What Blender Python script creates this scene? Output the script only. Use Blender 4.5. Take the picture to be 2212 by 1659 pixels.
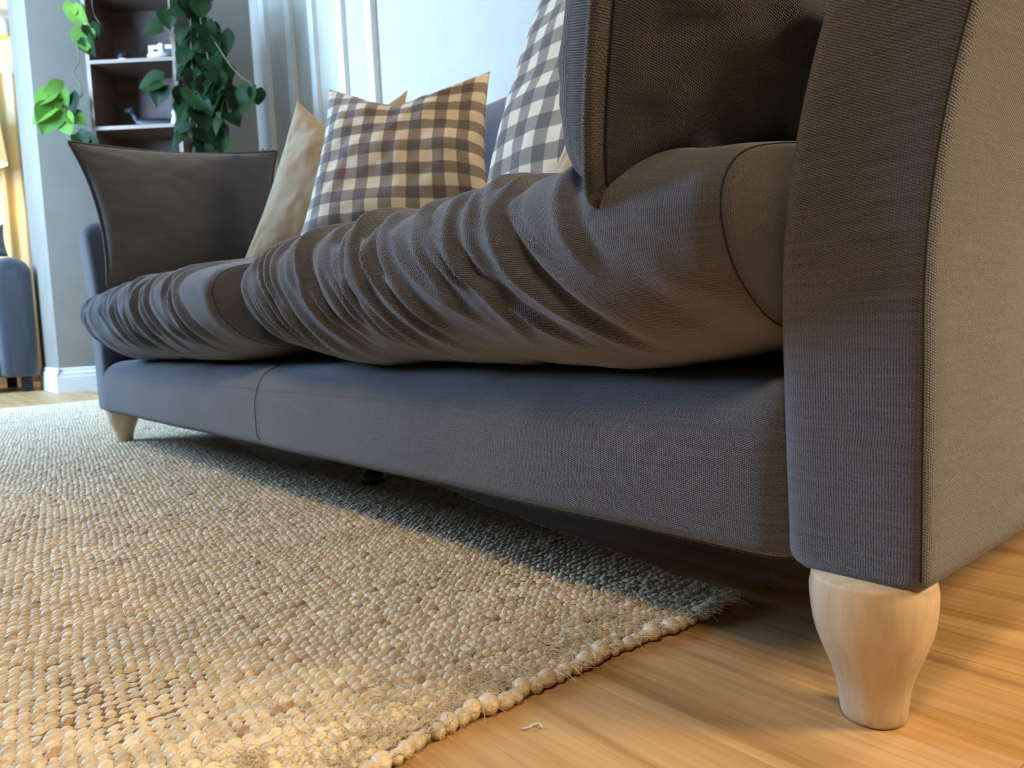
import bpy, math, random
import numpy as np
from mathutils import Vector, Matrix
for o in list(bpy.data.objects): bpy.data.objects.remove(o)
scene = bpy.context.scene
COL = scene.collection
rng = np.random.default_rng(7); random.seed(7)

# ------------------------------------------------------------------ camera
W, H, F = 2212, 1659, 1635.96
YAW, PITCH, ROLL = 0.87948, 0.07891, -0.04758
CAM = np.array([0.23972, -0.51047, 0.28688])
cf = np.array([-math.sin(YAW)*math.cos(PITCH), math.cos(YAW)*math.cos(PITCH), -math.sin(PITCH)])
r0 = np.array([math.cos(YAW), math.sin(YAW), 0.0]); u0 = np.cross(r0, cf)
cr = r0*math.cos(ROLL)+u0*math.sin(ROLL); cu = -r0*math.sin(ROLL)+u0*math.cos(ROLL)
cd = bpy.data.cameras.new('camera'); cam = bpy.data.objects.new('camera', cd); COL.objects.link(cam)
cam.matrix_world = Matrix(((cr[0], cu[0], -cf[0], CAM[0]), (cr[1], cu[1], -cf[1], CAM[1]), (cr[2], cu[2], -cf[2], CAM[2]), (0, 0, 0, 1)))
cd.sensor_width = 36; cd.lens = 36*F/W; cd.clip_start = .01
cd.dof.use_dof = True; cd.dof.focus_distance = .74; cd.dof.aperture_fstop = 10.0
scene.camera = cam
def ray(px, py): return cf + cr*(px-W/2)/F - cu*(py-H/2)/F
def at_d(px, py, D): return CAM + ray(px, py)*D
def at_y(px, py, y): d = ray(px, py); return CAM + d*(y-CAM[1])/d[1]

# ------------------------------------------------------------------ light and exposure
world = bpy.data.worlds.new('World'); scene.world = world; world.use_nodes = True
world.node_tree.nodes['Background'].inputs[0].default_value = (.62, .78, 1, 1)
world.node_tree.nodes['Background'].inputs[1].default_value = 1.0
vs = scene.view_settings
vs.view_transform = 'Standard'; vs.look = 'None'; vs.exposure = 0.0; vs.gamma = 1; vs.use_curve_mapping = False
def area(name, loc, target, sx, sy, power, color, spread=180):
    l = bpy.data.lights.new(name, 'AREA'); l.shape = 'RECTANGLE'; l.size = sx; l.size_y = sy; l.energy = power; l.color = color
    l.spread = math.radians(spread)
    o = bpy.data.objects.new(name, l); COL.objects.link(o); o.location = loc
    o.rotation_euler = (Vector(target)-Vector(loc)).to_track_quat('-Z', 'Y').to_euler(); return o
def point(name, loc, power, color, rad):
    l = bpy.data.lights.new(name, 'POINT'); l.energy = power; l.color = color; l.shadow_soft_size = rad
    o = bpy.data.objects.new(name, l); COL.objects.link(o); o.location = loc; return o
def spot(name, loc, target, power, color, rad, angle, blend):
    l = bpy.data.lights.new(name, 'SPOT'); l.energy = power; l.color = color; l.shadow_soft_size = rad; l.spot_size = math.radians(angle); l.spot_blend = blend
    o = bpy.data.objects.new(name, l); COL.objects.link(o); o.location = loc
    o.rotation_euler = (Vector(target)-Vector(loc)).to_track_quat('-Z', 'Y').to_euler(); return o
WX = -4.25                                                          # centre of the window
area('window_daylight', (WX, -1.95, 1.95), (WX, 0, 1.75), 1.8, 1.6, 430, (.41, .66, 1.0))
spot('reading_lamp_light', (1.0, .66, 1.02), (.05, .45, .20), 115, (1.0, .76, .45), .18, 120, .8)
spot('ceiling_spot_light', (.75, -1.35, 2.45), (-.15, -.30, 0), 150, (1.0, .75, .47), .26, 82, .9)
point('added_warm_fill', (.6, 1.0, 2.3), 48, (1.0, .70, .34), .10)  # unseen fill, added to warm the batten sides and the gingham

# ------------------------------------------------------------------ materials
def mat(name):
    m = bpy.data.materials.new(name); m.use_nodes = True
    nt = m.node_tree; return m, nt, nt.nodes['Principled BSDF']
def lk(nt, a, b): nt.links.new(a, b)
def nd(nt, t, **kw):
    n = nt.nodes.new(t)
    for k, v in kw.items(): setattr(n, k, v)
    return n
def mapped(nt, src, scale, loc=(0, 0, 0), rot=(0, 0, 0)):
    tc = nd(nt, 'ShaderNodeTexCoord'); mp = nd(nt, 'ShaderNodeMapping')
    mp.inputs['Scale'].default_value = scale; mp.inputs['Location'].default_value = loc; mp.inputs['Rotation'].default_value = rot
    lk(nt, tc.outputs[src], mp.inputs['Vector']); return mp.outputs['Vector']
def noise(nt, vec, scale=1, detail=3, rough=.55, dist=0):
    n = nd(nt, 'ShaderNodeTexNoise'); n.inputs['Scale'].default_value = scale; n.inputs['Detail'].default_value = detail
    n.inputs['Roughness'].default_value = rough; n.inputs['Distortion'].default_value = dist
    if vec is not None: lk(nt, vec, n.inputs['Vector'])
    return n.outputs['Fac']
def ramp(nt, fac, stops):
    r = nd(nt, 'ShaderNodeValToRGB'); e = r.color_ramp.elements
    while len(e) < len(stops): e.new(.5)
    for k, (p, c) in zip(e, stops): k.position = p; k.color = (*c, 1)
    lk(nt, fac, r.inputs['Fac']); return r.outputs['Color']
def math_n(nt, op, a, b=None):
    n = nd(nt, 'ShaderNodeMath', operation=op)
    for i, v in enumerate((a, b)):
        if v is None: continue
        if isinstance(v, (int, float)): n.inputs[i].default_value = v
        else: lk(nt, v, n.inputs[i])
    return n.outputs[0]
def bump(nt, b, h, strength, dist):
    n = nd(nt, 'ShaderNodeBump'); n.inputs['Strength'].default_value = strength; n.inputs['Distance'].default_value = dist
    lk(nt, h, n.inputs['Height']); lk(nt, n.outputs['Normal'], b.inputs['Normal'])
def plain(name, c, rough=.6, spec=.3, **kw):
    m, nt, b = mat(name); b.inputs['Base Color'].default_value = (*c, 1); b.inputs['Roughness'].default_value = rough
    b.inputs['Specular IOR Level'].default_value = spec
    for k, v in kw.items(): b.inputs[k].default_value = v
    return m
def mottled(name, c1, c2, scale=40, rough=.7, bstr=.1, bdist=.001, src='Object'):
    m, nt, b = mat(name); f = noise(nt, mapped(nt, src, (1, 1, 1)), scale, 4)
    lk(nt, ramp(nt, f, [(.3, c1), (.7, c2)]), b.inputs['Base Color']); b.inputs['Roughness'].default_value = rough
    b.inputs['Specular IOR Level'].default_value = .25
    if bstr: bump(nt, b, f, bstr, bdist)
    return m
def weave_height(nt, period):
    uv = mapped(nt, 'UV', (1, 1, 1)); k = 2*math.pi/period
    sep = nd(nt, 'ShaderNodeSeparateXYZ'); lk(nt, uv, sep.inputs[0])
    wob = math_n(nt, 'ADD', noise(nt, mapped(nt, 'UV', (90, 90, 90)), 1, 2), math_n(nt, 'MULTIPLY', noise(nt, mapped(nt, 'UV', (330, 260, 90)), 1, 1), .9))
    a = math_n(nt, 'SINE', math_n(nt, 'ADD', math_n(nt, 'MULTIPLY', sep.outputs['X'], k), math_n(nt, 'MULTIPLY', wob, 5)))
    ph = math_n(nt, 'ADD', math_n(nt, 'MULTIPLY', sep.outputs['X'], k*.5), math_n(nt, 'MULTIPLY', sep.outputs['Y'], k*1.1))
    c = math_n(nt, 'SINE', math_n(nt, 'ADD', ph, math_n(nt, 'MULTIPLY', wob, 4)))
    return math_n(nt, 'MULTIPLY', math_n(nt, 'ADD', math_n(nt, 'MULTIPLY', a, .6), c), .5)
def fabric(name, lo, mid, hi, period=.0019, sheen=.55, bd=.0008):
    m, nt, b = mat(name)
    s1 = noise(nt, mapped(nt, 'UV', (16, 620, 1)), 1, 3, .6)         # slubs along the weft
    s2 = noise(nt, mapped(nt, 'UV', (900, 700, 1)), 1, 2, .6)
    w = weave_height(nt, period)
    f = math_n(nt, 'ADD', math_n(nt, 'MULTIPLY', s1, .48), math_n(nt, 'MULTIPLY', s2, .52))
    f = math_n(nt, 'ADD', f, math_n(nt, 'MULTIPLY', w, .10))
    lk(nt, ramp(nt, f, [(.35, lo), (.5, mid), (.66, hi)]), b.inputs['Base Color'])
    b.inputs['Roughness'].default_value = .92; b.inputs['Specular IOR Level'].default_value = .15
    b.inputs['Sheen Weight'].default_value = sheen; b.inputs['Sheen Roughness'].default_value = .45
    h = math_n(nt, 'ADD', w, math_n(nt, 'MULTIPLY', s1, .8)); bump(nt, b, h, .9, bd)
    return m
M = {}
M['slate'] = fabric('slate_linen_fabric', (.054, .057, .076), (.088, .092, .118), (.138, .143, .172))
M['slate_dark'] = fabric('dark_slate_fabric', (.038, .041, .056), (.061, .065, .086), (.093, .098, .124))
M['beige'] = fabric('beige_linen', (.44, .34, .22), (.52, .41, .27), (.58, .47, .33), .0025, .1, .0003)
M['navy'] = fabric('navy_grey_fabric', (.022, .026, .034), (.032, .037, .047), (.045, .051, .062))
def gingham():
    m, nt, b = mat('brown_and_cream_gingham'); sep = nd(nt, 'ShaderNodeSeparateXYZ'); lk(nt, mapped(nt, 'UV', (1, 1, 1)), sep.inputs[0])
    def stripe(s, q):
        fr = math_n(nt, 'FRACT', math_n(nt, 'DIVIDE', s, q)); d = math_n(nt, 'ABSOLUTE', math_n(nt, 'SUBTRACT', fr, .5))
        r = nd(nt, 'ShaderNodeMapRange'); r.inputs['From Min'].default_value = .235; r.inputs['From Max'].default_value = .265
        lk(nt, d, r.inputs['Value']); return r.outputs['Result']
    t = math_n(nt, 'MULTIPLY', math_n(nt, 'ADD', stripe(sep.outputs['X'], .0575), stripe(sep.outputs['Y'], .052)), .5)
    fine = noise(nt, mapped(nt, 'UV', (500, 500, 1)), 1, 2)
    t = math_n(nt, 'ADD', t, math_n(nt, 'MULTIPLY', math_n(nt, 'SUBTRACT', fine, .5), .12))
    lk(nt, ramp(nt, t, [(.05, (.76, .67, .51)), (.5, (.29, .245, .205)), (.95, (.135, .112, .105))]), b.inputs['Base Color'])
    b.inputs['Roughness'].default_value = .9; b.inputs['Sheen Weight'].default_value = .1
    bump(nt, b, fine, .3, .0006); return m
M['gingham'] = gingham()
def wood(name, c1, c2, c3, scale, rough=.5, rnd=True, src='Object', spec=.35):
    m, nt, b = mat(name); v = mapped(nt, src, scale)
    if rnd:
        oi = nd(nt, 'ShaderNodeObjectInfo'); ad = nd(nt, 'ShaderNodeVectorMath', operation='ADD')
        mu = nd(nt, 'ShaderNodeMath', operation='MULTIPLY'); mu.inputs[1].default_value = 37; lk(nt, oi.outputs['Random'], mu.inputs[0])
        lk(nt, v, ad.inputs[0]); lk(nt, mu.outputs[0], ad.inputs[1]); v = ad.outputs[0]
    big = noise(nt, v, .35, 3, .5, .6); fine = noise(nt, v, 2.4, 4, .7, .3)
    f = math_n(nt, 'ADD', math_n(nt, 'MULTIPLY', big, .6), math_n(nt, 'MULTIPLY', fine, .4))
    lk(nt, ramp(nt, f, [(.36, c1), (.5, c2), (.62, c3)]), b.inputs['Base Color'])
    b.inputs['Roughness'].default_value = rough; b.inputs['Specular IOR Level'].default_value = spec
    bump(nt, b, fine, .15, .0006); return m
M['oak_floor'] = wood('oak_laminate', (.30, .165, .065), (.44, .26, .115), (.53, .34, .165), (3, 60, 3), .42)
M['leg_wood'] = wood('pale_turned_oak', (.45, .33, .20), (.56, .43, .28), (.64, .51, .35), (75, 75, 6), .55, False)
M['shelf_wood'] = wood('brown_shelf_wood', (.075, .048, .040), (.105, .068, .056), (.135, .09, .074), (4, 4, 30), .5)
M['shelf_edge'] = wood('pale_shelf_edge', (.20, .145, .105), (.25, .185, .135), (.29, .22, .165), (8, 8, 30), .5)
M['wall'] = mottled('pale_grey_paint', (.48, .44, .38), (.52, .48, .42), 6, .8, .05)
M['wall_shaded'] = mottled('shaded_wall_paint', (.235, .215, .18), (.26, .24, .205), 6, .8, .05)  # darker wall paint: the end wall's shade is put into the colour
M['wall_deep'] = mottled('bounce_absorbing_paint', (.06, .07, .075), (.075, .085, .09), 6, .8, .05)  # unseen walls made dark to soak up bounce light under the sofa
M['white_paint'] = mottled('white_trim_paint', (.68, .68, .64), (.74, .74, .70), 9, .45, .03)
M['cream'] = mottled('cream_paint', (.70, .62, .42), (.78, .70, .50), 7, .8, .05)
M['black'] = plain('black_underside_cloth', (.006, .006, .007), .9, .1)
M['black_plastic'] = plain('black_plastic', (.012, .012, .014), .4)
M['thread'] = plain('dark_seam_thread', (.030, .030, .034), .8, .1)

# ------------------------------------------------------------------ mesh helpers
def link(o, parent=None):
    COL.objects.link(o)
    if parent is not None: o.parent = parent
    return o
def tag(o, label=None, cat=None, group=None, kind=None):
    for k, v in (('label', label), ('category', cat), ('group', group), ('kind', kind)):
        if v: o[k] = v
    return o
def empty(name, loc, label=None, cat=None, group=None, rz=0, kind=None):
    o = bpy.data.objects.new(name, None); o.location = loc; o.rotation_euler = (0, 0, rz); o.empty_display_size = .05; COL.objects.link(o)
    return tag(o, label, cat, group, kind)
def mesh(verts, faces, smooth=True, uv=None):
    me = bpy.data.meshes.new('mesh'); me.from_pydata([tuple(map(float, v)) for v in verts], [], [tuple(f) for f in faces])
    if smooth: me.polygons.foreach_set('use_smooth', [True]*len(me.polygons))
    if uv is not None:
        l = me.uv_layers.new(name='UVMap'); l.data.foreach_set('uv', np.asarray(uv, dtype=np.float32).ravel())
    me.update(); return me
def obj(name, me, material, parent=None, loc=None):
    o = bpy.data.objects.new(name, me); link(o, parent)
    me.materials.clear(); me.materials.append(material if not isinstance(material, str) else M[material])
    if loc is not None: o.location = loc
    return o
def grid(P, cu_=False, cv_=False, uvs=None, capu=False):
    """surface from an (n, m, 3) array of points; u runs over axis 0, v over axis 1; uv in metres"""
    P = np.asarray(P, float); n, m = P.shape[:2]
    if uvs is None:
        du = np.linalg.norm(np.diff(P, axis=0), axis=2); U = np.vstack([np.zeros((1, m)), np.cumsum(du, 0)])
        U = np.repeat(np.median(U, axis=1)[:, None], m, 1)
        Q = np.concatenate([P, P[:, :1]], 1) if cv_ else P
        dv = np.linalg.norm(np.diff(Q, axis=1), axis=2); V = np.hstack([np.zeros((n, 1)), np.cumsum(dv, 1)])
        V = np.repeat(np.max(V, axis=0)[None, :], n, 0)
        uvs = np.stack([U if V.shape[1] == m else np.hstack([U, U[:, :1]]), V], -1)
    faces = []; uv = []
    for i in range(n if cu_ else n-1):
        i2 = (i+1) % n
        for j in range(m if cv_ else m-1):
            j2 = (j+1) % m; jj = j+1 if uvs.shape[1] > m else j2
            faces.append((i*m+j, i2*m+j, i2*m+j2, i*m+j2)); uv += [uvs[i, j], uvs[i2, j], uvs[i2, jj], uvs[i, jj]]
    if capu:
        f = tuple(range(m)); faces.append(f[::-1] if False else f); uv += [uvs[0, j] for j in range(m)]
        f = tuple((n-1)*m+j for j in range(m))[::-1]; faces.append(f); uv += [uvs[n-1, j] for j in range(m)][::-1]
    return mesh(P.reshape(-1, 3), faces, True, uv)
def box_mesh(x0, y0, z0, x1, y1, z1, b=0.0):
    """box with chamfered edges"""
    if b <= 0:
        v = [(x, y, z) for x in (x0, x1) for y in (y0, y1) for z in (z0, z1)]
        return mesh(v, [(0, 1, 3, 2), (4, 6, 7, 5), (0, 4, 5, 1), (2, 3, 7, 6), (0, 2, 6, 4), (1, 5, 7, 3)], False)
    import bmesh
    me = box_mesh(x0, y0, z0, x1, y1, z1); bm = bmesh.new(); bm.from_mesh(me)
    bmesh.ops.bevel(bm, geom=list(bm.edges), offset=b, segments=2, affect='EDGES', profile=.5); bm.to_mesh(me); bm.free()
    for p in me.polygons: p.use_smooth = False
    return me
def box(name, x0, y0, z0, x1, y1, z1, material, parent=None, b=0.0):
    return obj(name, box_mesh(x0, y0, z0, x1, y1, z1, b), material, parent)
def lathe(prof, n=32, cx=0, cy=0):
    a = np.linspace(0, 2*math.pi, n, endpoint=False)
    P = np.array([[(cx+r*math.cos(t), cy+r*math.sin(t), z) for t in a] for r, z in prof]); return grid(P, False, True, None, True)
def tube(path, rad, n=8):
    path = np.asarray(path, float); T = np.gradient(path, axis=0); T /= np.linalg.norm(T, axis=1)[:, None]+1e-9
    up = np.array([0, 0, 1.0]) if abs(T[0][2]) < .9 else np.array([1.0, 0, 0]); rows = []
    rad = np.broadcast_to(rad, (len(path),))
    for p, t, r in zip(path, T, rad):
        a = np.cross(t, up); a /= np.linalg.norm(a)+1e-9; b = np.cross(t, a); up = np.cross(a, t)
        rows.append([p+r*(a*math.cos(k)+b*math.sin(k)) for k in np.linspace(0, 2*math.pi, n, endpoint=False)])
    return grid(np.array(rows), False, True, None, True)
def spline(pts, n, closed=False):
    p = np.asarray(pts, float); k = len(p); out = []
    seg = k if closed else k-1
    g = (lambda i: p[i % k]) if closed else (lambda i: p[min(max(i, 0), k-1)])
    ts = np.linspace(0, seg, n, endpoint=not closed)
    for t in ts:
        i = min(int(t), seg-1); s = t-i; a, b, c, d = g(i-1), g(i), g(i+1), g(i+2)
        out.append(.5*((2*b)+(c-a)*s+(2*a-5*b+4*c-d)*s*s+(3*b-a-3*c+d)*s**3))
    return np.array(out)
def vnoise(x, y, seed=0):
    """smooth value noise on arrays"""
    r = np.random.default_rng(seed).random((64, 64)); xi = np.floor(x).astype(int); yi = np.floor(y).astype(int)
    fx = x-xi; fy = y-yi; fx = fx*fx*(3-2*fx); fy = fy*fy*(3-2*fy); g = lambda a, b: r[a % 64, b % 64]
    return (g(xi, yi)*(1-fx)+g(xi+1, yi)*fx)*(1-fy)+(g(xi, yi+1)*(1-fx)+g(xi+1, yi+1)*fx)*fy-.5
def normals(P, cv_=False):
    du = np.gradient(P, axis=0)
    if cv_: dv = (np.roll(P, -1, 1)-np.roll(P, 1, 1))/2
    else: dv = np.gradient(P, axis=1)
    n = np.cross(du, dv); return n/(np.linalg.norm(n, axis=2)[..., None]+1e-12)

# ------------------------------------------------------------------ the room
ZC = 2.95; XE, XR, YB, YF, XF = -5.05, 2.6, 1.66, -2.0, -7.2
floor = empty('floor', (0, 0, 0), kind='structure')
PW, PL = .24, 1.85
pm = box_mesh(0, 0, -.012, PL-.0004, PW-.0004, 0, .0006)
obj('subfloor', box_mesh(XF, YF, -.03, XR, YB, -.0125), M['black'], floor)
j = 0; y = YF-.02
while y < YB:
    x = XF-((j*.47+.3) % 1.0)*PL
    while x < XR:
        o = obj('plank', pm, 'oak_floor', floor, (x, y, 0)); x += PL
    y += PW; j += 1
def struct(o): o['kind'] = 'structure'; return o
struct(box('ceiling', XF, YF, ZC, XR, YB, ZC+.1, 'white_paint'))
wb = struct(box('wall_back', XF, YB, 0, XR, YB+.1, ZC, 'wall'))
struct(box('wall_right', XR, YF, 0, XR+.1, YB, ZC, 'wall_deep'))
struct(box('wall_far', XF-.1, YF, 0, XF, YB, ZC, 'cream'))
we = struct(box('wall_end', -5.68, .31, 0, XE, YB, ZC, 'wall_shaded'))
# front wall with the window that lets the daylight in
wf = empty('wall_front', (WX, YF, 0), kind='structure')
def wloc(name, x0, z0, x1, z1, y0=YF-.1, y1=YF, m='wall_deep', p=wf):
    return box(name, x0-WX, y0-YF, z0, x1-WX, y1-YF, z1, m, p)
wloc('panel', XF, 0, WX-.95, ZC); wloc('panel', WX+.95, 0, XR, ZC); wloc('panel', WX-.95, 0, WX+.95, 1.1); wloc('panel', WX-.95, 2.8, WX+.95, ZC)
wn = empty('window_1', (WX, YF, 0), kind='structure')
for a in (WX-.95, WX-.03, WX+.89): wloc('window_frame', a, 1.1, a+.06, 2.8, YF-.08, YF-.02, 'white_paint', wn)
wloc('window_sill', WX-1, 1.07, WX+1, 1.1, YF-.08, YF+.1, 'white_paint', wn)
# board-and-batten panelling and the taller trim on the back wall (sides face the added warm fill)
for x1, w, p in ((-4.741, .07, .034), (-4.358, .07, .034), (-4.051, .06, .03), (-3.698, .06, .03)):
    box('batten', x1-w, YB-p, .2, x1, YB, ZC-.02, 'white_paint', wb, .002)
struct(box('trim_1', -3.42, YB-.04, 0, -3.36, YB, ZC-.02, 'white_paint', None, .003))
def skirting(name, pts, out, h=.15):
    """moulded skirting swept along two points; out = outward direction"""
    prof = [(0, 0), (.02, 0), (.02, h*.62), (.017, h*.66), (.017, h*.78), (.010, h*.84), (.008, h*.97), (.004, h), (0, h)]
    P = np.array([[(p[0]+out[0]*d, p[1]+out[1]*d, z) for d, z in prof] for p in pts]); me = grid(P, False, False)
    for q in me.polygons: q.use_smooth = False
    return struct(obj(name, me, 'white_paint'))
skirting('baseboard_end', [(XE-.001, .29), (XE-.001, YB)], (1, 0))
skirting('baseboard_return', [(-5.68, .311), (XE+.02, .311)], (0, -1))
skirting('baseboard_back', [(XE, YB), (-3.42, YB)], (0, -1)); skirting('baseboard_back_right', [(-3.36, YB), (XR, YB)], (0, -1))

# ------------------------------------------------------------------ sofa frame
SL = 2.109; XM = -SL/2
sofa = empty('sofa', (XM, .4, 0), 'long slate grey fabric sofa with pale turned wooden legs standing on the jute rug', 'sofa')
def sp(me):            # sofa parts are given in world coordinates
    me.transform(Matrix.Translation((-XM, -.4, 0))); return me
def round_rect(x0, x1, y0, y1, r, n=8, fr=None):
    """outline starting at the back inner corner, going front-inner, front-outer, back-outer"""
    pts = []; fr = fr or r
    for (cx, cy, a0, rr) in ((x0+fr, y0+fr, math.pi, fr), (x1-r, y0+r, 1.5*math.pi, r), (x1-r, y1-r, 0, r), (x0+r, y1-r, .5*math.pi, r)):
        for k in range(n+1):
            a = a0+k/n*math.pi/2; pts.append((cx+rr*math.cos(a), cy+rr*math.sin(a)))
    out = []
    for k in range(len(pts)):             # put extra points on the long runs
        a = np.array(pts[k]); b = np.array(pts[(k+1) % len(pts)]); d = np.linalg.norm(b-a); c = max(1, int(d/.02))
        out += [a+(b-a)*i/c for i in range(c)]
    return np.array(out)
def flare(z): return 0 if z < .28 else .85*(z-.28)**2 if z < .52 else .049+.41*(z-.52)
def arm_mesh(sign, xc, yfr):
    ztop, zb, rows = .635, .100, []
    zs = list(np.concatenate([zb+.014*(1-np.cos(np.linspace(0, math.pi/2, 6))), np.linspace(.122, .585, 40), .585+.05*np.sin(np.linspace(.15, math.pi/2, 10))]))
    N = None
    for z in zs:
        ins = 0
        if z < zb+.014: ins = .014*(1-math.sqrt(max(0, 1-((zb+.014-z)/.014)**2)))
        if z > .585: ins = .045*(1-math.sqrt(max(0, 1-((z-.585)/.05)**2)))
        f = flare(z); bel = .007*math.sin(math.pi*min(1, max(0, (z-.1)/.5)))
        x0, x1 = -.0565-.003*math.sin(math.pi*(z-.1)/.5)+f+ins, .044+bel*.4+f-ins
        o = round_rect(x0, x1, yfr+ins*.9, .90-ins, .012, 6, .022)
        if N is None: N = len(o); o0 = o
        else:
            idx = np.linspace(0, len(o), N, endpoint=False)
            # resample at equal parameter along the same vertex scheme
            q = np.vstack([o, o[:1]]); o = np.stack([np.interp(idx, np.arange(len(q)), q[:, k]) for k in (0, 1)], 1)
        # gentle outward belly of the side panel
        side = np.clip((o[:, 0]-(x1-.006))/.006, 0, 1)*np.clip((o[:, 1]-yfr)/.12, 0, 1)*np.clip((.88-o[:, 1])/.1, 0, 1)
        o = o.copy(); o[:, 0] += side*bel*1.2
        rows.append(np.column_stack([xc+sign*o[:, 0], o[:, 1], np.full(N, z)]))
    P = np.array(rows)
    if sign < 0: P = P[:, ::-1]
    P = np.swapaxes(P, 0, 1)                                     # u round the outline, v up
    n, m = P.shape[:2]
    S = np.concatenate([[0], np.cumsum(np.linalg.norm(np.diff(P[:, m//2], axis=0), axis=1))])
    S = np.append(S, S[-1]+.01); V = P[0, :, 2]
    faces, uv = [], []
    for i in range(n):
        for k in range(m-1):
            i2 = (i+1) % n; faces.append((i*m+k, i2*m+k, i2*m+k+1, i*m+k+1)); uv += [(S[i], V[k]), (S[i+1], V[k]), (S[i+1], V[k+1]), (S[i], V[k+1])]
    faces.append([i*m for i in range(n)][::-1]); uv += [(S[i], 0) for i in range(n)][::-1]
    faces.append([i*m+m-1 for i in range(n)]); uv += [(S[i], 1) for i in range(n)]
    return mesh(P.reshape(-1, 3), faces, True, uv)
def arm_seam(sign, xc, yfr, side):
    zs = np.linspace(.112, .60, 60); p = []
    for z in zs:
        bel = .007*math.sin(math.pi*min(1, max(0, (z-.1)/.5)))
        x = (.044+bel*.4+flare(z)-.0036) if side > 0 else (-.0565+flare(z)+.006)
        p.append((xc+sign*x, yfr+(.0036 if side > 0 else .006), z))
    return tube(p, .0008, 6)
YFN, YFF = -.021, -.052
for sg, xc, yf in ((1, 0, YFN), (-1, -SL, YFF)):
    a = obj('arm', sp(arm_mesh(sg, xc, yf)), 'slate', sofa); obj('seam', sp(arm_seam(sg, xc, yf, 1)), 'thread', a)
def rail_mesh():
    x0, x1 = -2.062, -.0505; xs = np.concatenate([x0+.03*(1-np.cos(np.linspace(0, math.pi/2, 8))), np.linspace(x0+.04, x1-.04, 70), x1-.03*(1-np.cos(np.linspace(math.pi/2, 0, 8)))])
    rows = []
    for x in xs:
        t = (x-x1)/(x0-x1); yf = -.017-.043*t; e = min(x-x0, x1-x)
        ins = .030*(1-math.sqrt(max(0, 1-(max(0, .03-e)/.03)**2)))
        fx = .0015*math.sin(x*9)+.001*math.sin(x*23); zb = .1005; zt = .240
        sec = [(.55, zb), (.2, zb), (.03, zb), (.012, zb+.002), (.003, zb+.009), (.0, zb+.022), (-.002, zb+.05), (.0, zb+.08), (.004, zb+.098), (.012, zb+.114), (.026, zb+.127), (.046, zb+.135), (.075, zb+.138), (.14, zt), (.35, zt), (.55, zt)]
        s = spline(sec, 64); k = np.clip((zb+.12-s[:, 1])/.12, 0, 1)
        rows.append(np.column_stack([np.full(64, x), s[:, 0]+yf+ins+fx, s[:, 1]-ins*.35*(s[:, 1] > .2)]))
    return grid(np.array(rows)[::-1], False, False, None, True)
rail = obj('front_rail', sp(rail_mesh()), 'slate', sofa)
def rail_seam():
    x = -1.003; yf = -.017-.043*.473
    s = spline([(.03, .1), (.0, .115), (-.0035, .15), (-.0015, .185), (.0105, .216), (.026, .2285), (.046, .2365)], 40)
    return tube(np.column_stack([np.full(40, x), s[:, 0]+yf+.0002, s[:, 1]]), .0006, 6)
obj('seam', sp(rail_seam()), 'thread', rail)
obj('base_panel', sp(box_mesh(-2.06, .05, .103, -.05, .88, .2)), 'black', sofa)
# low sloping back
def back_mesh():
    sec = spline([(.60, .2), (.60, .45), (.625, .7), (.66, .80), (.71, .835), (.78, .82), (.83, .74), (.87, .5), (.90, .2), (.90, .105), (.7, .105), (.6, .105)], 72, True)
    xs = np.concatenate([-2.05+.04*(1-np.cos(np.linspace(0, 1.5, 6))), np.linspace(-2.0, -.11, 24), -.06-.04*(1-np.cos(np.linspace(1.5, 0, 6)))])
    rows = []
    for x in xs:
        e = min(x+2.05, -.06-x); k = 1-.12*(max(0, .04-e)/.04)**2
        rows.append(np.column_stack([np.full(72, x), .74+(sec[:, 0]-.74)*k, .4+(sec[:, 1]-.4)*k]))
    return grid(np.array(rows), False, True, None, True)
obj('backrest', sp(back_mesh()), 'slate', sofa)
LEGP = [(.0185, 0), (.0205, .0012), (.0216, .004), (.0222, .009), (.0228, .016), (.0240, .024), (.0262, .032), (.0290, .040), (.0318, .047), (.0345, .054), (.0370, .061), (.0390, .069), (.0403, .078), (.0411, .087), (.0412, .094), (.0400, .1005), (.0395, .104)]
lm = lathe([(.001, 0)]+LEGP, 40)
for x, y, z in ((0, 0.004, 0), (-SL, .0, .009), (-.005, .82, 0), (-SL, .82, 0)):
    o = obj('leg', lm, 'leg_wood', sofa); o.location = (x-XM, y-.4, z)
    if z: o.scale = (1, 1, .94)
sl = obj('support_leg', lathe([(.001, 0), (.02, 0), (.022, .004), (.022, .02), (.012, .03), (.010, .1), (.016, .104)], 20), 'black_plastic', sofa); sl.location = (-.98-XM, .16-.4, .008)

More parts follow.
